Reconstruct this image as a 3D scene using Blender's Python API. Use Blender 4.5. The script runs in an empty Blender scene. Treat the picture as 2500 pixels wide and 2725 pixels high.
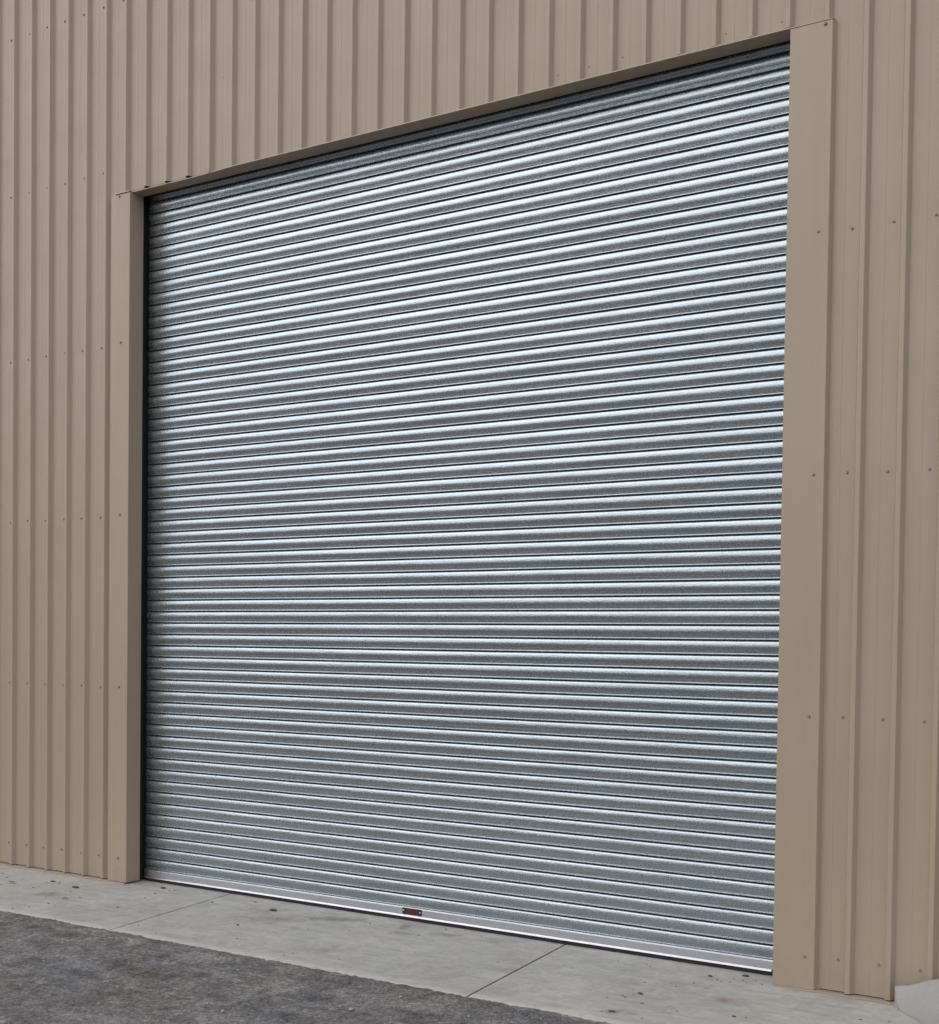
import bpy, math, random
from mathutils import Vector, Matrix, noise as mn
random.seed(7)
sc = bpy.context.scene
col = sc.collection
P = .1905                       # rib pitch of the cladding (m)
DEP = .027                      # rib depth
XL, XR, ZT = 1.3707, 5.901, 4.6187   # door opening
YC = .1742                      # plane of the joints between the curtain's slats
ZS, S = 4.5909, .0765           # top of first full slat, slat pitch

# ---------------------------------------------------------------- helpers
class MB:
    def __init__(s): s.v, s.f, s.m = [], [], []
    def add(s, vs, fs, mi=0):
        o = len(s.v); s.v += [tuple(v) for v in vs]
        for f in fs: s.f.append(tuple(o + i for i in f)); s.m.append(mi)
    def box(s, x0, x1, y0, y1, z0, z1, mi=0):
        s.add([(x, y, z) for x in (x0, x1) for y in (y0, y1) for z in (z0, z1)],
              [(0,1,3,2),(4,6,7,5),(0,4,5,1),(2,3,7,6),(0,2,6,4),(1,5,7,3)], mi)
    def strip(s, prof, ax, a0, a1, mi=0, cap=False, n=1):
        """extrude an open/closed 2D profile along axis ax ('x' or 'z')"""
        k = len(prof); vs = []
        for j in range(n + 1):
            a = a0 + (a1 - a0) * j / n
            vs += [((a, p[0], p[1]) if ax == 'x' else (p[0], p[1], a)) for p in prof]
        fs = []
        for j in range(n):
            for i in range(k - 1 + (1 if cap else 0)):
                i2 = (i + 1) % k
                fs.append((j*k+i, j*k+i2, (j+1)*k+i2, (j+1)*k+i))
        if cap: fs += [tuple(range(k)), tuple(n*k + i for i in reversed(range(k)))]
        s.add(vs, fs, mi)
    def build(s, name, mats, parent=None, sharp=None, label=None):
        me = bpy.data.meshes.new(name); me.from_pydata(s.v, [], s.f)
        for m in (mats if isinstance(mats, (list, tuple)) else [mats]): me.materials.append(m)
        me.polygons.foreach_set('material_index', s.m)
        if sharp is not None:
            me.polygons.foreach_set('use_smooth', [True]*len(s.f))
            me.set_sharp_from_angle(angle=math.radians(sharp))
        me.update(); fixnormals(me)
        o = bpy.data.objects.new(name, me); col.objects.link(o)
        if parent: o.parent = parent
        if label: o['label'] = label
        return o

def fixnormals(me):
    import bmesh
    bm = bmesh.new(); bm.from_mesh(me); bmesh.ops.recalc_face_normals(bm, faces=bm.faces); bm.to_mesh(me); bm.free()

def tag(o, label=None, cat=None, group=None, kind=None):
    if label: o['label'] = label
    if cat: o['category'] = cat
    if group: o['group'] = group
    if kind: o['kind'] = kind
    return o

def empty(name, loc=(0,0,0)):
    o = bpy.data.objects.new(name, None); o.location = loc; o.empty_display_size = .2
    col.objects.link(o); return o

class Mat:
    """tiny wrapper for node materials"""
    def __init__(s, name):
        s.m = bpy.data.materials.new(name); s.m.use_nodes = True
        s.nt = s.m.node_tree; s.b = s.nt.nodes['Principled BSDF']
        tc = s.nt.nodes.new('ShaderNodeTexCoord'); s.co = tc.outputs['Object']
    def n(s, t, **kw):
        o = s.nt.nodes.new(t)
        for k, v in kw.items():
            if k in o.inputs.keys() if isinstance(k, str) else False: o.inputs[k].default_value = v
            else: setattr(o, k, v)
        return o
    def l(s, a, b): s.nt.links.new(a, b)
    def mapc(s, scale=(1,1,1), rot=(0,0,0), loc=(0,0,0)):
        m = s.nt.nodes.new('ShaderNodeMapping'); m.inputs['Scale'].default_value = scale
        m.inputs['Rotation'].default_value = rot; m.inputs['Location'].default_value = loc
        s.l(s.co, m.inputs['Vector']); return m.outputs[0]
    def noise(s, scale, detail=4, rough=.55, co=None, dist=0):
        n = s.nt.nodes.new('ShaderNodeTexNoise'); n.inputs['Scale'].default_value = scale
        n.inputs['Detail'].default_value = detail; n.inputs['Roughness'].default_value = rough
        n.inputs['Distortion'].default_value = dist
        s.l(co or s.co, n.inputs['Vector']); return n.outputs['Fac']
    def vor(s, scale, co=None, out='Distance', feature='F1'):
        n = s.nt.nodes.new('ShaderNodeTexVoronoi'); n.feature = feature
        n.inputs['Scale'].default_value = scale; s.l(co or s.co, n.inputs['Vector']); return n.outputs[out]
    def ramp(s, fac, stops):
        r = s.nt.nodes.new('ShaderNodeValToRGB'); e = r.color_ramp.elements
        while len(e) < len(stops): e.new(.5)
        for q, (p, c) in zip(e, stops):
            q.position = p; q.color = (c, c, c, 1) if isinstance(c, (int, float)) else (*c, 1)
        s.l(fac, r.inputs[0]); return r.outputs[0]
    def mix(s, fac, a, b, mode='MIX'):
        m = s.nt.nodes.new('ShaderNodeMix'); m.data_type = 'RGBA'; m.blend_type = mode
        for sock, v in ((m.inputs[0], fac), (m.inputs[6], a), (m.inputs[7], b)):
            if isinstance(v, (int, float)): sock.default_value = v if sock.type == "VALUE" else (v, v, v, 1)
            elif isinstance(v, tuple): sock.default_value = (*v, 1)
            else: s.l(v, sock)
        return m.outputs[2]
    def math(s, op, a, b=0., c=None):
        m = s.nt.nodes.new('ShaderNodeMath'); m.operation = op
        for i, v in enumerate((a, b) if c is None else (a, b, c)):
            if isinstance(v, (int, float)): m.inputs[i].default_value = v
            else: s.l(v, m.inputs[i])
        return m.outputs[0]
    def bump(s, h, dist, strength=1., normal=None):
        b = s.nt.nodes.new('ShaderNodeBump'); b.inputs['Distance'].default_value = dist
        b.inputs['Strength'].default_value = strength; s.l(h, b.inputs['Height'])
        if normal: s.l(normal, b.inputs['Normal'])
        return b.outputs[0]
    def set(s, **kw):
        for k, v in kw.items():
            k = {'base': 'Base Color', 'rough': 'Roughness', 'metal': 'Metallic', 'spec': 'Specular IOR Level', 'normal': 'Normal'}[k]
            i = s.b.inputs[k]
            if isinstance(v, (int, float)): i.default_value = v
            elif isinstance(v, tuple): i.default_value = (*v, 1)
            else: s.l(v, i)
        return s.m

# ---------------------------------------------------------------- materials
def paint(name, c, dirt=True):
    M = Mat(name)
    big = M.noise(1.3, 3)
    streak = M.noise(1., 5, .6, M.mapc((14, 14, .55)))
    fine = M.noise(160, 3)
    f = M.mix(.5, M.ramp(big, [(.3, .93), (.7, 1.05)]), M.ramp(streak, [(.3, .94), (.72, 1.05)]))
    f = M.mix(.25, f, M.ramp(fine, [(.3, .9), (.7, 1.1)]))
    base = M.mix(1., f, c, 'MULTIPLY')
    if dirt:                       # splash-back dust on the lowest few centimetres
        sep = M.nt.nodes.new('ShaderNodeSeparateXYZ'); M.l(M.co, sep.inputs[0])
        low = M.math('MULTIPLY', M.ramp(sep.outputs[2], [(.0, 1.), (.28, 0.)]), M.ramp(M.noise(9, 5), [(.4, 0.), (.7, .45)]))
        base = M.mix(low, base, (.27, .235, .19))
    h = M.noise(1., 3, .5, M.mapc((4.2, 4.2, 1.1)))
    nb = M.bump(h, .016, .5); nb = M.bump(M.noise(420, 2), .0004, .35, nb)
    return M.set(base=base, rough=M.ramp(M.noise(5, 4), [(.3, .36), (.7, .48)]), spec=.5, normal=nb)
m_wall = paint('cladding_paint', (.368, .288, .212))
m_trim = paint('flashing_paint', (.366, .284, .205))

def galv():
    M = Mat('galvanised_steel')
    sp = M.vor(120, M.mapc((1, 1, 1.0)), 'Color')
    spg = M.nt.nodes.new('ShaderNodeRGBToBW'); M.l(sp, spg.inputs[0])
    sp2 = M.noise(300, 4, .7)
    long_ = M.noise(1., 5, .6, M.mapc((1.6, 20, 26)))
    t = M.mix(.45, M.ramp(spg.outputs[0], [(.1, .70), (.9, 1.14)]), M.ramp(sp2, [(.3, .78), (.7, 1.18)]))
    t = M.mix(.35, t, M.ramp(long_, [(.3, .72), (.7, 1.12)]))
    base = M.mix(1., t, (.447, .500, .536), 'MULTIPLY')
    dark = M.math('MULTIPLY', M.ramp(M.noise(1., 6, .75, M.mapc((34, 60, 150))), [(.56, 0.), (.72, .5)]),
                  M.ramp(M.noise(1.1, 4), [(.45, 0.), (.62, 1.)]))
    base = M.mix(dark, base, (.16, .17, .19))
    r = M.mix(.5, M.ramp(spg.outputs[0], [(0, .17), (1, .38)]), M.ramp(M.noise(2.2, 4), [(.3, .20), (.7, .32)]))
    nb = M.bump(M.noise(1., 3, .6, M.mapc((1.6, 9, 9))), .006, .5); nb = M.bump(M.noise(1., 5, .7, M.mapc((60, 90, 170))), .0016, .6, nb)
    nb = M.bump(sp2, .0002, .5, nb)
    return M.set(base=base, rough=r, metal=.9, normal=nb)
m_galv = galv()

def simple(name, c, rough=.5, metal=0., var=.12, sc_=40, bump=0.):
    M = Mat(name)
    f = M.ramp(M.noise(sc_, 4), [(.3, 1 - var), (.7, 1 + var)])
    base = M.mix(1., f, c, 'MULTIPLY')
    kw = dict(base=base, rough=rough, metal=metal)
    if bump: kw['normal'] = M.bump(M.noise(sc_*3, 4), bump, .6)
    return M.set(**kw)
m_rail = simple('extruded_aluminium', (.66, .66, .70), .36, 1., .05, 30, .0002)
m_black = simple('black_rubber', (.012, .012, .013), .7)
m_slot = simple('slot_shade', (.080, .092, .108), .5)  # dark colour stands for the shade inside the slat gaps
m_guide = simple('dark_guide_steel', (.018, .021, .024), .5)
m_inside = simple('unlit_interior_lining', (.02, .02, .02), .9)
m_screw = simple('painted_screw', (.27, .22, .175), .4)
m_washer = simple('screw_washer', (.12, .10, .082), .6)
m_plate = simple('plate_black', (.012, .008, .009), .35)
m_red = simple('plate_red', (.055, .006, .006), .4, 0, .3, 300)
m_redlet = simple('plate_red_lettering', (.15, .035, .022), .45, 0, .3, 500)
m_rivet = simple('rivet_aluminium', (.75, .72, .70), .3, .6)
m_roof = simple('roof_sheet', (.35, .33, .30), .5, 0.)
m_leaf = simple('dry_leaf', (.20, .17, .045), .7, 0, .4, 120)
m_litter = simple('dark_litter', (.07, .056, .045), .8, 0, .4, 120)
m_stone = simple('pale_stone', (.36, .34, .32), .8, 0, .2, 120)

def concrete():
    M = Mat('concrete')
    a = M.noise(1.7, 6, .6); b = M.noise(9, 6, .65, None, .6)
    sw = M.noise(1., 5, .62, M.mapc((3.2, 11, 1), (0, 0, .45)), 1.2)
    fine = M.noise(260, 3, .6)
    f = M.mix(1., M.ramp(a, [(.35, .90), (.65, 1.06)]), M.ramp(b, [(.38, .91), (.62, 1.07)]), 'MULTIPLY')
    f = M.mix(1., f, M.ramp(sw, [(.38, .91), (.58, 1.04)]), 'MULTIPLY')
    f = M.mix(1., f, M.ramp(M.noise(34, 5, .7), [(.38, .92), (.62, 1.06)]), 'MULTIPLY')
    f = M.mix(.5, f, M.mix(1., f, M.ramp(fine, [(.3, .8), (.7, 1.2)]), 'MULTIPLY'))
    hue = M.mix(M.ramp(M.noise(2.6, 3), [(.35, 0.), (.65, 1.)]), (.435, .418, .380), (.415, .407, .390))
    base = M.mix(1., f, hue, 'MULTIPLY')
    sep = M.nt.nodes.new('ShaderNodeSeparateXYZ'); M.l(M.co, sep.inputs[0])
    # worn pale arris along the yard side
    e = M.math('ADD', sep.outputs[1], M.math('MULTIPLY', M.noise(14, 4), .07))
    edge = M.ramp(M.math('MULTIPLY', M.math('ADD', e, 1.03), 1.), [(.04, 1.), (.13, 0.)])
    base = M.mix(M.math('MULTIPLY', edge, M.ramp(M.noise(18, 5, .7), [(.35, .35), (.6, .95)])), base, (.60, .57, .53))
    pit = M.math('MULTIPLY', M.ramp(M.vor(95), [(.10, 1.), (.2, 0.)]), M.ramp(M.noise(6, 4), [(.5, 0.), (.6, .8)]))
    base = M.mix(pit, base, (.12, .11, .10))
    # stains: (x, y, rx, ry, angle, strength, colour)
    for (x, y, rx, ry, an, st, c) in [
        (1.26, -.52, .13, .09, .5, .55, (.16, .14, .12)), (3.67, .02, .05, .10, .2, .55, (.17, .165, .15)),
        (3.745, -.13, .09, .05, .4, .40, (.18, .17, .155)), (3.98, -.01, .14, .06, .3, .38, (.18, .175, .16)),
        (3.16, -.08, .22, .09, .5, .50, (.17, .165, .15)), (3.35, .0, .12, .09, .2, .4, (.18, .17, .16)), (4.28, .03, .15, .07, .2, .34, (.19, .18, .17)),
        (2.95, -.25, .22, .15, .5, .38, (.2, .19, .18)), (3.67, -.70, .09, .14, .3, .3, (.2, .19, .18)), (2.7, -.1, .2, .1, .3, .2, (.2, .19, .18)),
        (5.80, -.39, .06, .045, .3, .45, (.17, .13, .10)), (5.83, -.40, .17, .09, .3, .24, (.27, .21, .165)),
        (5.46, -.86, .06, .05, .2, .42, (.19, .15, .13)), (5.55, -.84, .05, .03, .1, .35, (.2, .165, .14)),
        (5.49, -.27, .12, .08, 0, .22, (.25, .19, .16)), (6.11, -.35, .04, .03, 0, .3, (.2, .16, .13)), (6.2, -.35, .09, .05, 0, .25, (.22, .19, .15))]:
        mp = M.mapc()
        mp.node.vector_type = 'TEXTURE'
        mp.node.inputs['Location'].default_value = (x, y, 0)
        mp.node.inputs['Rotation'].default_value = (0, 0, an)
        mp.node.inputs['Scale'].default_value = (rx, ry, 1)
        ln = M.nt.nodes.new('ShaderNodeVectorMath'); ln.operation = 'LENGTH'; M.l(mp, ln.inputs[0])
        dd = M.math('ADD', ln.outputs['Value'], M.math('MULTIPLY', M.math('SUBTRACT', b, .5), 1.6))
        k = M.math('MULTIPLY', M.ramp(dd, [(.05, 1.), (1.25, 0.)]), M.ramp(M.noise(60, 5, .7), [(.33, .35), (.58, 1.)]))
        base = M.mix(M.math('MINIMUM', M.math('MULTIPLY', k, st * 1.9), .9), base, c)
    nb = M.bump(b, .004, .35); nb = M.bump(fine, .0012, .5, nb)
    return M.set(base=base, rough=.82, spec=.3, normal=nb)
m_conc = concrete()

def asphalt():
    M = Mat('asphalt')
    v = M.vor(150, None, 'Color'); g = M.nt.nodes.new('ShaderNodeRGBToBW'); M.l(v, g.inputs[0])
    n1 = M.noise(95, 5, .7); n2 = M.noise(1.5, 5, .6); n3 = M.noise(5.5, 5, .65, None, .8)
    tr = M.noise(1., 4, .6, M.mapc((1.0, 6.0, 1), (0, 0, -.25)), .6)
    cl = M.noise(44, 6, .8); cl2 = M.noise(13, 4, .7, None, .5)
    f = M.mix(1., M.ramp(cl, [(.39, .62), (.5, .98), (.62, 1.4)]), M.ramp(cl2, [(.38, .84), (.62, 1.12)]), 'MULTIPLY')
    f = M.mix(1., f, M.ramp(n3, [(.38, .72), (.62, 1.25)]), 'MULTIPLY')
    f = M.mix(1., f, M.ramp(tr, [(.36, .80), (.62, 1.15)]), 'MULTIPLY')
    f = M.mix(.6, f, M.mix(1., f, M.ramp(g.outputs[0], [(.1, .40), (.9, 1.7)]), 'MULTIPLY'))
    hue = M.mix(M.ramp(n2, [(.38, 0.), (.64, 1.)]), (.190, .185, .186), (.222, .203, .192))
    base = M.mix(1., f, hue, 'MULTIPLY')
    nb = M.bump(cl, .014, .8); nb = M.bump(n1, .006, .7, nb); nb = M.bump(g.outputs[0], .004, .4, nb)
    return M.set(base=base, rough=.9, spec=.25, normal=nb)
m_asph = asphalt()

def sheetmat():
    M = Mat('dusty_sheet')
    f = M.mix(.5, M.ramp(M.noise(7, 5), [(.3, .84), (.7, 1.08)]), M.ramp(M.noise(120, 4), [(.3, .92), (.7, 1.08)]))
    base = M.mix(1., f, (.325, .312, .298), 'MULTIPLY')
    return M.set(base=base, rough=.75, normal=M.bump(M.noise(26, 5, .6, None, .5), .006, .6))
m_sheet = sheetmat()

# ---------------------------------------------------------------- the shed
shed = tag(empty('industrial_shed', (0, 0, 0)),
           'beige ribbed steel shed with a wide galvanised roller door closed in its wall', 'shed')

def cladprof(i0, n, extend0=.0, first_x=None, last=True):
    """cladding profile (x, y) across n pitches starting on rib i0; y=0 crest, y=DEP pan"""
    pts = []
    for k in range(n + 1):
        c = (i0 + k) * P                     # centre of the rib's right-hand slope
        rib = [(c - .0445, DEP), (c - .0425, DEP - .001), (c - .0300, .0012), (c - .0270, 0), (c - .0105, 0), (c - .0080, .0012), (c + .0075, DEP - .001), (c + .0095, DEP)]
        pan = [(c + .040, DEP), (c + .0415, DEP - .0004), (c + .0435, DEP), (c + .0765, DEP), (c + .0785, DEP - .0010), (c + .0805, DEP), (c + .112, DEP), (c + .114, DEP - .0004), (c + .116, DEP)]
        if k == 0: rib = [(x, y + .0009) for x, y in rib[3:]] if first_x is None else [(first_x, .0145)] + rib[6:]
        if k == n:
            rib = rib[:6] + [(c - .0035, .0095)] ; pan = []
            rib = [(x, y - .0008 if y < DEP - .002 else y) for x, y in rib]
            if i0 == 27: rib[-1] = (c + .0012, .0146)
        pts += rib + pan
    return pts
ZTOP = 6.9
for i0 in range(-17, 47, 4):
    over = i0 >= 7 and i0 < 31
    z0 = .013
    if over: z0 = {7: 4.6335, 27: 4.629}.get(i0, 4.6245)
    b = MB(); pr = cladprof(i0, 4, first_x=5.9035 if i0 == 31 else None)
    b.strip(pr, 'z', z0, ZTOP, n=8)
    o = b.build('wall_sheet', m_wall, shed)
    md = o.modifiers.new('thickness', 'SOLIDIFY'); md.thickness = .0007; md.offset = 0

# flashings
def angle_part(name, prof, ax, a0, a1, mat, n=1, thick=.0011, label=None):
    b = MB(); b.strip(prof, ax, a0, a1, n=n); o = b.build(name, mat, shed, label=label)
    md = o.modifiers.new('thickness', 'SOLIDIFY'); md.thickness = thick; md.offset = 0
    return o
YI = .114
angle_part('jamb_flashing', [(1.192, .024), (1.1935, -.0025), (1.196, -.004), (XL - .002, -.004), (XL, -.002), (XL + .0005, YI), (XL - .03, YI + .001)], 'z', .010, 4.6165, m_trim, 10)
angle_part('jamb_flashing', [(XR + .03, YI + .001), (XR + .0005, YI), (XR, -.002), (XR + .002, -.004), (6.1055, -.004), (6.1075, -.002), (6.1195, .0262), (6.126, .0262)], 'z', .008, 4.6150, m_trim, 10)
# head flashing: soffit with a small front lip, running past both jambs
b = MB()
hx = [XL - .001, 1.70, 1.95, 2.12, 2.3] + [2.3 + (XR + .001 - 2.3) * k / 9 for k in range(1, 10)]
hv = []
for k, x in enumerate(hx):                     # its front edge sits back at the left end, leaving the first ribs open
    f = .0175 if x < 1.96 else (.010 if x < 2.2 else 0.)
    hv += [(x, -.0040 + f, 4.6250), (x, -.0052 + f, 4.6190), (x, -.0035 + f, 4.6182), (x, YI, 4.6195), (x, YI + .001, 4.65)]
b.add(hv, [(k*5 + i, k*5 + i + 1, (k+1)*5 + i + 1, (k+1)*5 + i) for k in range(len(hx) - 1) for i in range(4)])
b.strip([(.024, 4.6310), (-.010, 4.6275), (-.0108, 4.6205), (.024, 4.6215)], 'x', 1.236, XL - .001, cap=True)
b.strip([(.024, 4.6240), (-.0045, 4.6225), (-.0052, 4.6182), (.024, 4.6185)], 'x', XR + .001, 6.112, cap=True)
o = b.build('head_flashing', m_trim, shed)
# base flashing on the slab under the sheets
for x0, x1 in ((-3.2, 1.366), (5.906, 9.0)):
    b = MB(); b.strip([(.036, .0085), (-.0150, .0070), (-.0165, .0055), (-.0165, .001)], 'x', x0, x1, n=6)
    b.build('base_flashing', m_trim, shed)
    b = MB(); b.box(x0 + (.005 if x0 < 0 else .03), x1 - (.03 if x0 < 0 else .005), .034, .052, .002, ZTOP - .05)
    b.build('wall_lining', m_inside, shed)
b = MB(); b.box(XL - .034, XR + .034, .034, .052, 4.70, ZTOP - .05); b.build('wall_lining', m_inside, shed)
b = MB(); b.box(XL - .03, XR + .03, .034, .112, 4.655, 4.70); b.build('head_beam', m_guide, shed)
# steel shell behind the wall
b = MB()
b.box(-3.3, -3.22, .03, 12, .0, ZTOP); b.box(9.1, 9.18, .03, 12, .0, ZTOP); b.box(-3.22, 9.1, 11.92, 12, 0, ZTOP)
b.build('side_wall', m_trim, shed)
b = MB(); b.box(-3.4, 9.3, -.02, 12.1, ZTOP + .001, ZTOP + .06); b.build('roof', m_roof, shed)
b = MB(); b.strip([(-.02, ZTOP - .12), (-.13, ZTOP - .12), (-.13, ZTOP + .0), (-.02, ZTOP + .0)], 'x', -3.4, 9.3, cap=True); b.build('gutter', m_trim, shed)

# screws (one shared mesh: washer + hex head)
def screw_mesh():
    b = MB()
    def cyl(r0, r1, y0, y1, n, mi):
        vs = [(r0*math.cos(2*math.pi*k/n), y0, r0*math.sin(2*math.pi*k/n)) for k in range(n)] + \
             [(r1*math.cos(2*math.pi*k/n), y1, r1*math.sin(2*math.pi*k/n)) for k in range(n)]
        b.add(vs, [(k, (k+1) % n, n+(k+1) % n, n+k) for k in range(n)] + [tuple(range(n, 2*n))], mi)
    cyl(.0088, .0082, 0, -.0026, 14, 1); cyl(.0072, .0066, -.0026, -.0036, 14, 0); cyl(.0050, .0046, -.0036, -.0092, 6, 0)
    return b
scr0 = None
def screw(x, y, z, s=1.):
    global scr0
    if scr0 is None:
        scr0 = screw_mesh().build('screw', [m_screw, m_washer], shed); o = scr0
    else:
        o = scr0.copy(); col.objects.link(o); o.parent = shed
    o.location = (x, y, z); o.scale = (s, s, s); o.rotation_euler = (random.uniform(-.08, .08), random.uniform(0, 1), random.uniform(-.08, .08))
for z in (.165, 1.322, 2.480, 3.628, 4.798, 5.911):
    for k in range(0, 6): screw((k + .64 + random.uniform(-.05, .04)) * P, DEP - .0006, z + random.uniform(-.004, .004), .85)
    if z < 4.7: screw(6.78 * P, -.005, z + .004)
    if z > 5: screw(6.66 * P, DEP - .0006, z); screw(7.66 * P, DEP - .0006, z)
    if z < 4.7:
        screw(31.80 * P, -.005, z + random.uniform(-.003, .008), .78)
        for k in (32, 33, 34): screw((k + .62 + random.uniform(-.03, .02)) * P, DEP - .0006, z + random.uniform(-.004, .004), .78)
screw(6.68 * P, -.005, 4.603, .9); screw(31.88 * P, -.005, 4.601)
# small pop rivets above the lintel
for (x, z) in ((5.847, 4.675), (5.879, 4.677), (5.559, 4.687), (4.607, 4.69), (4.794, 4.694), (4.99, 4.699), (2.176, 5.205)):
    b = MB(); n = 8; r = .0032
    b.add([(r*math.cos(2*math.pi*k/n), 0, r*math.sin(2*math.pi*k/n)) for k in range(n)] + [(r*.5*math.cos(2*math.pi*k/n), -.0016, r*.5*math.sin(2*math.pi*k/n)) for k in range(n)],
          [(k, (k+1) % n, n+(k+1) % n, n+k) for k in range(n)] + [tuple(range(n, 2*n))])
    o = b.build('rivet', m_washer, shed); o.location = (x, DEP - .0028, z)

# ---------------------------------------------------------------- roller door
PROF = [(.0, -13), (.9, -4), (1.8, 1.4), (3.0, 4.8), (4.8, 7.5), (6.8, 9.2), (9.4, 10.3), (13, 11.1), (18, 11.8), (23, 12.2), (28, 12.3), (32, 12.0), (36, 11.3), (41, 10.0), (46, 8.4), (49, 7.3),
        (49.8, 6.4), (50.4, 4.0), (51.6, 3.8), (52.2, 6.2), (56.2, 5.1), (56.8, 2.6), (58.2, 2.4), (58.8, 4.6), (64.0, 3.2), (65.6, 5.4), (67.4, 7.6), (69.6, 7.9), (71.0, 6.6), (71.8, 1.0), (72.1, -11), (76.4, -11)]
XS0, XS1 = 1.3725, XR + .02
NX = 90
DENTS = [(2.35, .62, .22, .09, .0045), (4.75, .95, .30, .12, .004), (3.3, 1.75, .4, .1, .003), (5.3, .42, .16, .07, .004), (4.1, 2.9, .5, .15, .003), (2.0, 3.3, .4, .12, .0025)]
def curtain():
    b = MB(); NP = len(PROF)
    xs = [XS0, XS0 + .0010, XS0 + .0028, XS0 + .0058, XS0 + .015] + [XS0 + .015 + (XS1 - XS0 - .015) * (j + 1) / NX for j in range(NX)]
    vs = []; fs = []
    rows = []
    for n in range(-1, 59):                       # slat n hangs below b_n
        zt = ZS - S * n; tilt = random.uniform(-.012, .012); off = random.uniform(-.0008, .0008); ph = random.uniform(0, 50)
        for (dd, y) in PROF: rows.append((n, zt, dd, y, tilt, off, ph))
    R = len(rows)
    for j, x in enumerate(xs):
        e = [0.35, .72, .91, .98, 1.][j] if j < 5 else 1.   # rounded slat ends
        for (n, zt, dd, y, tilt, off, ph) in rows:
            d2, y2 = dd, y
            if j < 4:
                if dd < 50:                             # the curled face closes towards its end
                    if y > -5:
                        hz = [.80, .92, .98, .996][j]
                        d2 = 26 + (dd - 26) * hz; y2 = -6 + (y + 6) * e
                elif y > -5: y2 = y - 6*(1 - e)
            y2 /= 1000.; d2 /= 1000.
            z = zt - d2; yy = YC - y2 + off + tilt * (d2 - .035)
            yy += .0011 * mn.noise(Vector((x * .9, n * .35, 3.1))) + .0005 * mn.noise(Vector((x * 3.1, n * 1.7 + ph, 9.)))
            for (dx_, dz_, rx_, rz_, am_) in DENTS:
                q_ = ((x - dx_) / rx_) ** 2 + ((z - dz_) / rz_) ** 2
                if q_ < 4: yy += am_ * math.exp(-q_ * 1.5)
            z += .0006 * mn.noise(Vector((x * .8, n * .5, 17.)))
            zc = 4.612                                   # above this the curtain curls back on to its drum
            if z > zc:
                a = (z - zc) / .20; r = .20
                yo = yy - YC
                yy2 = YC + r * (1 - math.cos(a)) + yo * math.cos(a); z = zc + r * math.sin(a) - yo * math.sin(a); yy = yy2
            vs.append((x, yy, z))
    for j in range(len(xs) - 1):
        for r in range(R - 1):
            fs.append((j*R + r, j*R + r + 1, (j+1)*R + r + 1, (j+1)*R + r))
    b.add(vs, fs)
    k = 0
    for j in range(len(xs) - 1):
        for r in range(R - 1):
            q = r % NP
            if q >= NP - 4 or q == 0: b.m[k] = 1           # the open slot of the interlock, its shade put into the colour
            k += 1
    return b
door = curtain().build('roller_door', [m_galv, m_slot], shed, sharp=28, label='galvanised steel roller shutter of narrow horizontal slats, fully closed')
bmz = ZS - S * 59                                        # underside of last slat
# bottom rail
yr = YC - .0145
b = MB()
pr = [(YC + .006, bmz + .004), (yr + .004, bmz + .0035), (yr + .0008, bmz + .0005), (yr, bmz - .004), (yr + .0012, bmz - .0055), (yr + .0012, .0335), (yr - .0005, .0315),
      (yr - .0035, .0285), (yr - .0045, .0245), (yr - .0030, .0225), (YC + .006, .0225)]
b.strip(pr, 'x', XS0 - .004, 5.836, n=24)
b.add([( XS0 - .004, y, z) for y, z in pr], [tuple(range(len(pr)))]); b.add([(5.836, y, z) for y, z in pr], [tuple(range(len(pr)))])
pr2 = pr[:6] + [(yr + .0012, .0335), (YC + .006, .0335)]
b.strip(pr2, 'x', 5.836, XS1, n=1)
rail = b.build('bottom_rail', m_rail, door, sharp=25)
b = MB(); b.box(XS0 + .004, XS1, yr + .006, YC + .004, .002, .0222); b.build('rubber_seal', m_black, door)
for x0, x1, xw in ((XL - .040, XL - .034, -1), (XR + .034, XR + .040, 1)):
    b = MB(); b.box(x0, x1, YI + .002, .24, .002, 4.75)
    xa, xb = (x0 - .02, XL + .045) if xw < 0 else (XR - .045, x1 + .02)
    b.box(xa, xb, YC + .0135, YC + .018, .002, 4.63)
    b.build('guide_channel', m_guide, door)
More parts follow.
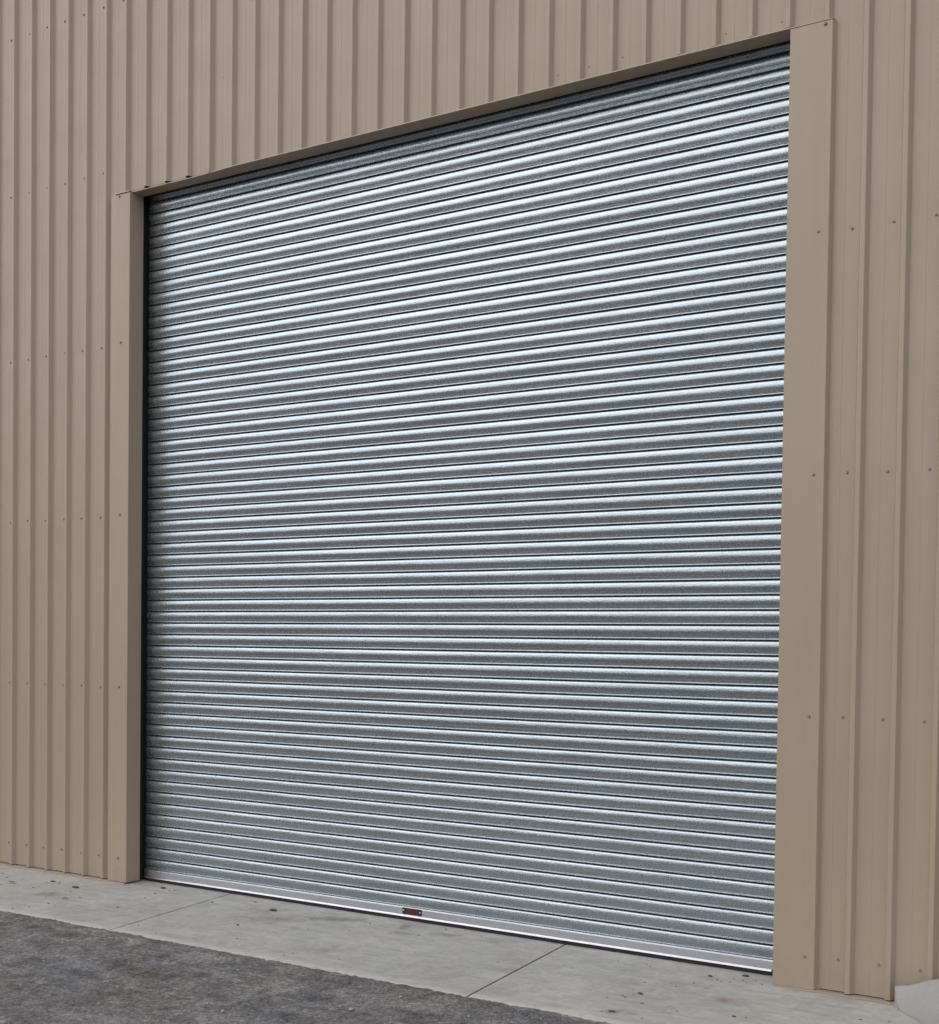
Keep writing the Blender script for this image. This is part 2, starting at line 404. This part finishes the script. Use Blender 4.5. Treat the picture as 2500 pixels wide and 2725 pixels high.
# maker's plate on the rail
def plate():
    b = MB()
    x0, x1, z0, z1, y = 3.548, 3.688, .0385, .0765, yr + .0008
    r = .003
    o = [(x0 + r, z0), (x1 - r, z0), (x1, z0 + r), (x1, z1 - r), (x1 - r, z1), (x0 + r, z1), (x0, z1 - r), (x0, z0 + r)]
    b.strip([(p[0], 0) for p in []], 'x', 0, 1) if False else None
    vs = [(p[0], y, p[1]) for p in o] + [(p[0], y - .0018, p[1]) for p in o]; n = len(o)
    b.add(vs, [(k, (k+1) % n, n+(k+1) % n, n+k) for k in range(n)] + [tuple(range(n, 2*n))], 0)
    b.box(x0 + .020, x1 - .019, y - .0024, y - .0018, z0 + .003, z1 - .004, 1)
    rnd = random.Random(4)
    for (za, zb, xa, xb) in ((.0585, .0705, x0 + .025, x1 - .024), (.0435, .0545, x0 + .030, x1 - .030)):   # two rows of worn, unreadable lettering
        x = xa
        while x < xb - .006:
            w = rnd.uniform(.0045, .0075); t = .0014
            b.box(x, x + t, y - .0028, y - .0024, za, zb, 2)
            k = rnd.randint(0, 3)
            if k != 1: b.box(x + t, x + w, y - .0028, y - .0024, zb - t, zb, 2)
            if k != 0: b.box(x + t, x + w, y - .0028, y - .0024, (za+zb)/2 - t/2, (za+zb)/2 + t/2, 2)
            if k > 1: b.box(x + w - t, x + w, y - .0028, y - .0024, za, (za+zb)/2 - t/2, 2)
            x += w + .0022
    for cx in (x0 + .0085, x1 - .0125):
        cz = (z0 + z1)/2 + (.003 if cx < 3.6 else .000); n = 16
        for (ra, rb, ya, yb, mi) in ((.0058, .0042, y - .0018, y - .0042, 3), (.0018, .0014, y - .0042, y - .0046, 0)):
            b.add([(cx + ra*math.cos(2*math.pi*k/n), ya, cz + ra*math.sin(2*math.pi*k/n)) for k in range(n)] + [(cx + rb*math.cos(2*math.pi*k/n), yb, cz + rb*math.sin(2*math.pi*k/n)) for k in range(n)],
                  [(k, (k+1) % n, n+(k+1) % n, n+k) for k in range(n)] + [tuple(range(n, 2*n))], mi)
    return b
plate().build('name_plate', [m_plate, m_red, m_redlet, m_rivet], door, label='small black and dark red riveted maker plate')

# ---------------------------------------------------------------- ground
def apron():
    b = MB()
    # slab surface as a fine grid with two sawn joints cut as real grooves
    YE = -1.10
    j1 = lambda y: 2.159 + (.19 - y) * .163
    j2 = lambda y: 4.645 + (.21 - y) * .112
    j0 = lambda y: -.35 + (.2 - y) * .14
    j3 = lambda y: 7.15 + (.2 - y) * .09
    js = [j0, j1, j2, j3]; g = .0052
    edges = [lambda y: -14.] + [f for j in js for f in ((lambda y, j=j: j(y) - g), (lambda y, j=j: j(y) + g))] + [lambda y: 24.]
    ys = [YE + (1.6) * k / 160 for k in range(161)]
    for s_ in range(0, len(edges), 2):
        L, R_ = edges[s_], edges[s_ + 1]
        nx = 2
        vs = []
        for y in ys:
            wL = L(y) + (.0022 * mn.noise(Vector((y * 24, s_, 1))) if s_ else 0); wR = R_(y) + .0022 * mn.noise(Vector((y * 24, s_, 5)))
            vs += [(wL, y, -.012), (wL, y, -.0015), (wL + .0025, y, 0), (wR - .0025, y, 0), (wR, y, -.0015), (wR, y, -.012)]
        n = 6
        b.add(vs, [(k*n + i, k*n + i + 1, (k+1)*n + i + 1, (k+1)*n + i) for k in range(len(ys) - 1) for i in range(n - 1)])
    b.add([(-14, YE, -.0035), (24, YE, -.0035), (24, .5, -.0035), (-14, .5, -.0035)], [(0, 1, 2, 3)], 1)   # grit in the joints
    return b
m_grit = simple('joint_grit', (.035, .03, .024), .9, 0, .4, 90)
tag(apron().build('concrete_apron', [m_conc, m_grit], sharp=30), 'pale grey concrete apron with sawn joints in front of the roller door', 'pavement', kind='structure')
b = MB(); b.box(-3.2, 9.1, .5, 11.9, -.03, -.002); tag(b.build('shed_floor', m_conc), 'concrete floor inside the shed', 'floor', kind='structure')

def yard():
    b = MB(); vs = []; fs = []
    x0, x1, dx = -1.2, 7.6, .0125
    nx = int((x1 - x0) / dx)
    ys = [-1.03, -1.036, -1.046, -1.06]; y = -1.06
    while y > -4.6: y -= .018 if y > -2.8 else .045; ys.append(y)
    for i, yb in enumerate(ys):
        for k in range(nx + 1):
            x = x0 + dx * k
            edge = .020 * mn.noise(Vector((x * 4.5, 0, 2))) + .016 * mn.noise(Vector((x * 17, 0, 5))) + .012 * mn.noise(Vector((x * 42, 0, 8))) + .010 * mn.noise(Vector((x * 85, 0, 3)))
            w = max(0., 1 - (-1.03 - yb) / .35)
            yy = yb + edge * w
            v = Vector((x, yy, 0))
            h = .0045 * mn.noise(v * 1.6) + .0045 * mn.noise(v * 7.) + .0030 * mn.noise(v * 21.) + .0048 * mn.noise(v * 40. + Vector((3, 0, 1)))
            z = -.004 + h * (.45 + .55 * (1 - w)) - .010 * (1 - w)
            if i == 0: z = -.010
            elif yb > -1.13: z = max(z, .0028 + .0022 * mn.noise(v * 40))
            vs.append((x, yy, z))
    n = nx + 1
    for i in range(len(ys) - 1):
        for k in range(nx): fs.append((i*n + k, i*n + k + 1, (i+1)*n + k + 1, (i+1)*n + k))
    b.add(vs, fs); return b
tag(yard().build('asphalt_yard', m_asph, sharp=60), 'rough worn grey asphalt meeting the concrete in a ragged edge', 'asphalt', kind='structure')
b = MB(); b.add([(-400, -400, -.045), (400, -400, -.045), (400, 400, -.045), (-400, 400, -.045)], [(0, 1, 2, 3)])
tag(b.build('ground', m_asph), 'open asphalt ground around the shed', 'ground', kind='structure')

# unseen wooded rise, added to darken the horizon mirrored in the door metal
b = MB(); vs = []; nH = 120
for k in range(nH + 1):
    a = math.radians(-200 + 220 * k / nH)
    h = 10 + 3.5 * mn.noise(Vector((k * .11, 0, 3))) + 3 * mn.noise(Vector((k * .6, 0, 7)))
    for (rr, z) in ((85, -.2), (90, h * .55), (97, h * .9), (110, h), (150, -.2)):
        vs.append((4 + rr * math.cos(a), -6 + rr * math.sin(a), z))
b.add(vs, [(k*5 + i, k*5 + i + 1, (k+1)*5 + i + 1, (k+1)*5 + i) for k in range(nH) for i in range(4)])
m_added_rise = simple('added_rise_green', (.075, .092, .062), .9, 0, .5, .35)
tag(b.build('added_rise', m_added_rise, sharp=60), 'low dark green rise added out of view to darken the mirrored horizon', 'added_rise', kind='structure')

# pale dusty sheet bunched against the wall foot at the right
def dust_sheet():
    b = MB(); nu, nv = 70, 34; vs = []
    for j in range(nv + 1):
        v = j / nv
        for i in range(nu + 1):
            u = i / nu
            X = 6.497 + u * 1.15
            top = .085 + .10 * min(1, (X - 6.497) / .28) ** 1.1 + .010 * mn.noise(Vector((X * 9, 0, 4)))
            if X > 6.80: top += .03 * math.sin((X - 6.80) * 3)
            y = -.026 - v * (.085 + .36 * min(1, u * 3.) + .015 * mn.noise(Vector((u * 14, 0, 0))))
            x = X + .055 * v * (1 - min(1, u * 4)) + .006 * mn.noise(Vector((v * 9, 2, 0))) * (1 - u)
            prof = (1 - v) ** (2.4 - .6 * min(1, u * 3))
            z = top * prof + .0035
            z += (.008 * mn.noise(Vector((x * 11, y * 13, 0))) + .005 * abs(mn.noise(Vector((x * 22, y * 24, 3))))) * (1 - v) * min(1, .35 + u * 4)
            vs.append((x, y, max(z, .0022)))
    n = nu + 1; top_f = [(j*n + i, j*n + i + 1, (j+1)*n + i + 1, (j+1)*n + i) for j in range(nv) for i in range(nu)]
    b.add(vs, top_f)
    # closed sides down to the slab
    ring = [i for i in range(nu + 1)] + [j*n + nu for j in range(1, nv + 1)] + [nv*n + i for i in range(nu - 1, -1, -1)] + [j*n for j in range(nv - 1, 0, -1)]
    k0 = len(b.v); b.v += [(vs[r][0], vs[r][1], .0006) for r in ring]
    m = len(ring)
    for k in range(m): b.f.append((ring[k], ring[(k+1) % m], k0 + (k+1) % m, k0 + k)); b.m.append(0)
    return b
tag(dust_sheet().build('ground_sheet', m_sheet, sharp=50), 'pale grey dusty sheet bunched on the concrete against the foot of the wall', 'sheet')

# ---------------------------------------------------------------- litter
def pebble(name, x, y, r, flat, mat, seed, el=1., an=0., z0=.0):
    rnd = random.Random(seed); b = MB(); nu, nv = 9, 6; vs = []
    for j in range(nv + 1):
        th = math.pi * j / nv
        for i in range(nu):
            ph = 2 * math.pi * i / nu
            p = Vector((math.sin(th)*math.cos(ph), math.sin(th)*math.sin(ph), math.cos(th)))
            k = 1 + .38 * mn.noise(p * 1.7 + Vector((seed, seed * .3, 0)))
            vs.append((p.x * r * k * el, p.y * r * k, (p.z * k * flat + flat * .8) * r))
    b.add(vs, [(j*nu + i, j*nu + (i+1) % nu, (j+1)*nu + (i+1) % nu, (j+1)*nu + i) for j in range(nv) for i in range(nu)])
    o = b.build(name, mat, sharp=45); o.location = (x, y, z0); o.rotation_euler = (0, 0, an); return o
def leaf(x, y, L, an, mat, seed):
    b = MB(); rnd = random.Random(seed); n = 7; vs = []; t = .0008
    for s_ in (0, 1):
        for i in range(n + 1):
            u = i / n; w = L * .30 * math.sin(math.pi * min(1, u * .96 + .02)) ** .8
            for q in (-1, 0, 1):
                vs.append((L * (u - .5), q * w, .002 + .35 * L * (.5 - abs(u - .45)) * (.6 if q else .25) + .10 * L * mn.noise(Vector((u * 4, q, seed))) + L*.06 + (t if s_ else 0)))
    k = (n + 1) * 3
    for s_ in (0, 1):
        b.f += [tuple(s_*k + a for a in (i*3 + q, i*3 + q + 1, (i+1)*3 + q + 1, (i+1)*3 + q)) for i in range(n) for q in (0, 1)]
    for i in range(n):
        b.f += [(i*3, (i+1)*3, k + (i+1)*3, k + i*3), (i*3 + 2, (i+1)*3 + 2, k + (i+1)*3 + 2, k + i*3 + 2)]
    b.v = vs; b.m = [0] * len(b.f)
    o = b.build('leaf', mat, sharp=60); o.location = (x, y, .001); o.rotation_euler = (0, 0, an); return o
tag(leaf(.732, -.427, .060, .6, m_leaf, 3), 'curled yellow-green leaf on the concrete nearest the left edge, close to the wall', 'leaf', 'curled leaves on the apron')
tag(leaf(1.448, -.577, .048, 1.0, m_leaf, 8), 'curled yellow-green leaf on bare concrete below the left corner of the door', 'leaf', 'curled leaves on the apron')
flecks = [(0.383,-0.227),(0.723,-0.497),(0.889,-0.26),(0.91,-0.23),(1.0,-0.25),(0.937,-0.194),(0.976,-0.442),(1.258,-0.412),(1.285,-0.393),(1.425,-0.951),(0.537,-0.306),(1.485,-0.733),(1.478,-0.868),
 (1.203,-0.286),(1.68,0.036),(1.768,0.008),(1.794,0.027),(1.824,-0.258),(1.77,-0.122),(2.265,-0.109),(2.483,0.048),(2.4,-0.845),(2.636,-0.931),(1.487,-0.49),(2.862,-0.511),(1.918,-0.565),(1.429,-0.954),
 (2.75,-0.084),(2.922,-0.242),(2.848,-0.501),(3.091,-0.764),(3.556,-0.906),(3.853,-0.811),(3.256,-0.355),(3.471,-0.249),(3.456,-0.035),(3.572,-0.851),
 (3.762,-0.059),(3.864,-0.115),(3.903,0.1),(4.18,0.048),(4.557,-0.386),(4.078,-0.6),
 (5.051,0.012),(5.249,-0.015),(5.222,0.008),(5.363,-0.317),(5.476,-0.246),(5.522,-0.301),(5.568,-0.191),(5.583,-0.021),(5.596,0.015),(5.64,-0.067),(5.668,-0.083),(5.708,-0.076),(5.701,-0.001),(5.75,-0.007),(5.729,0.084),(5.803,0.03),(5.852,-0.02),(5.654,-0.247),(5.435,-0.517),(5.379,-0.593),(5.401,-0.612),(5.334,-0.663),(5.513,-0.661),(5.461,-0.864),(5.42,-0.887),(5.62,-0.886),(5.948,-0.623),(5.997,-0.605),(5.973,-0.478),(5.699,-0.688),(5.651,-0.697),
 (6.432,-0.345),(6.549,-0.30),(6.65,-0.36)]
big = {(1.203,-0.286): .017, (5.729,0.084): .013, (5.583,-0.021): .010, (2.75,-0.084): .018, (5.435,-0.517): .010, (1.68,0.036): .016, (5.461,-0.864): .009, (5.948,-0.623): .008, (0.91,-0.23): .012, (6.65,-0.36): .010}
for i, (x, y) in enumerate(flecks):
    r = big.get((x, y), random.uniform(.003, .0055) * (1.2 if x < 3 else .85))
    o = pebble('leaf_fragment', x, y, r, .35, m_litter, i, random.uniform(1.2, 2.2), random.uniform(-.5, .8))
    tag(o, 'small dark dry fragment of leaf lying on the pale concrete apron', 'leaf litter', 'dark litter flecks on the apron')
stones = [(2.591,-1.255),(3.882,-1.986),(4.006,-1.828),(2.678,-1.532),(2.616,-1.68),(3.307,-1.812),(3.461,-2.057),(4.437,-1.28),(4.461,-1.485),(4.956,-1.271),(4.519,-1.184)]
for i, (x, y) in enumerate(stones):
    o = pebble('pebble', x, y, random.uniform(.005, .009), .6, m_stone, i + 200, random.uniform(1., 1.6), random.uniform(0, 3), -.010)
    tag(o, 'small pale pebble lying on the rough asphalt', 'pebble', 'pale pebbles on the asphalt')

# ---------------------------------------------------------------- light
SUN_EL, SUN_AZ = math.radians(45), math.radians(-138)     # azimuth from +y towards +x: in front of the wall, to the left
w = bpy.data.worlds.new('World'); sc.world = w; w.use_nodes = True
nt = w.node_tree; bg = nt.nodes['Background']
sky = nt.nodes.new('ShaderNodeTexSky'); sky.sky_type = 'NISHITA'; sky.sun_disc = False
sky.sun_elevation = SUN_EL; sky.sun_rotation = SUN_AZ; sky.air_density = 1.; sky.dust_density = 5.; sky.ozone_density = 1.
hs = nt.nodes.new('ShaderNodeHueSaturation'); hs.inputs['Saturation'].default_value = .55
nt.links.new(sky.outputs[0], hs.inputs['Color'])
# cloud cover: an even overcast, brighter overhead than at the horizon, with soft clouds
tc = nt.nodes.new('ShaderNodeTexCoord'); sp = nt.nodes.new('ShaderNodeSeparateXYZ'); nt.links.new(tc.outputs['Generated'], sp.inputs[0])
cr = nt.nodes.new('ShaderNodeValToRGB'); nt.links.new(sp.outputs[2], cr.inputs[0])
for q, (p_, c_) in zip([cr.color_ramp.elements[0], cr.color_ramp.elements[1], cr.color_ramp.elements.new(.5)], [(0., (6.4, 6.6, 7.0, 1)), (.82, (10.6, 11.1, 11.9, 1)), (.45, (8.2, 8.6, 9.4, 1))]):
    q.position = p_; q.color = c_
cn = nt.nodes.new('ShaderNodeTexNoise'); cn.inputs['Scale'].default_value = 2.4; cn.inputs['Detail'].default_value = 5; nt.links.new(tc.outputs['Generated'], cn.inputs['Vector'])
cm = nt.nodes.new('ShaderNodeMapRange'); cm.inputs[1].default_value = .3; cm.inputs[2].default_value = .7; cm.inputs[3].default_value = .8; cm.inputs[4].default_value = 1.2; nt.links.new(cn.outputs['Fac'], cm.inputs[0])
cx_ = nt.nodes.new('ShaderNodeMix'); cx_.data_type = 'RGBA'; cx_.blend_type = 'MULTIPLY'; cx_.inputs[0].default_value = 1.; nt.links.new(cr.outputs[0], cx_.inputs[6]); nt.links.new(cm.outputs[0], cx_.inputs[7])
mx = nt.nodes.new('ShaderNodeMix'); mx.data_type = 'RGBA'; mx.inputs[0].default_value = .78
nt.links.new(hs.outputs[0], mx.inputs[6]); nt.links.new(cx_.outputs[2], mx.inputs[7]); nt.links.new(mx.outputs[2], bg.inputs['Color'])
bg.inputs['Strength'].default_value = .14
sl = bpy.data.lights.new('Sun', 'SUN'); sl.energy = .62; sl.angle = math.radians(105); sl.color = (1., .96, .90)
so = bpy.data.objects.new('Sun', sl); col.objects.link(so)
d = Vector((math.sin(SUN_AZ)*math.cos(SUN_EL), math.cos(SUN_AZ)*math.cos(SUN_EL), math.sin(SUN_EL)))
so.rotation_euler = d.to_track_quat('Z', 'Y').to_euler(); so.location = d * 30

# ---------------------------------------------------------------- camera
F, YAW, PIT, ROL = 3467.07, .558926, -.0263499, -.0130974
CX, CY = 1316.41, 1803.13
Rz = Matrix.Rotation(YAW, 3, 'Z'); Rx = Matrix.Rotation(PIT, 3, 'X'); Ry = Matrix.Rotation(ROL, 3, 'Y')
R = Rz @ Rx @ Ry
right, fwd, up = R.col[0], R.col[1], R.col[2]
cam = bpy.data.cameras.new('Camera'); co = bpy.data.objects.new('Camera', cam); col.objects.link(co)
M4 = Matrix.Identity(4)
for i in range(3): M4[i][0], M4[i][1], M4[i][2] = right[i], up[i], -fwd[i]
M4[0][3], M4[1][3], M4[2][3] = 8.08814, -6.100895, 1.653883
co.matrix_world = M4
cam.sensor_fit = 'VERTICAL'; cam.sensor_height = 24.; cam.sensor_width = 24.; cam.lens = F / 2725 * 24.
cam.shift_x = -(CX - 1250) / 2725; cam.shift_y = (CY - 1362.5) / 2725
cam.clip_start = .05; cam.clip_end = 2000
sc.camera = co
sc.view_settings.view_transform = 'Standard'; sc.view_settings.look = 'None'; sc.view_settings.exposure = .3; sc.view_settings.gamma = 1.
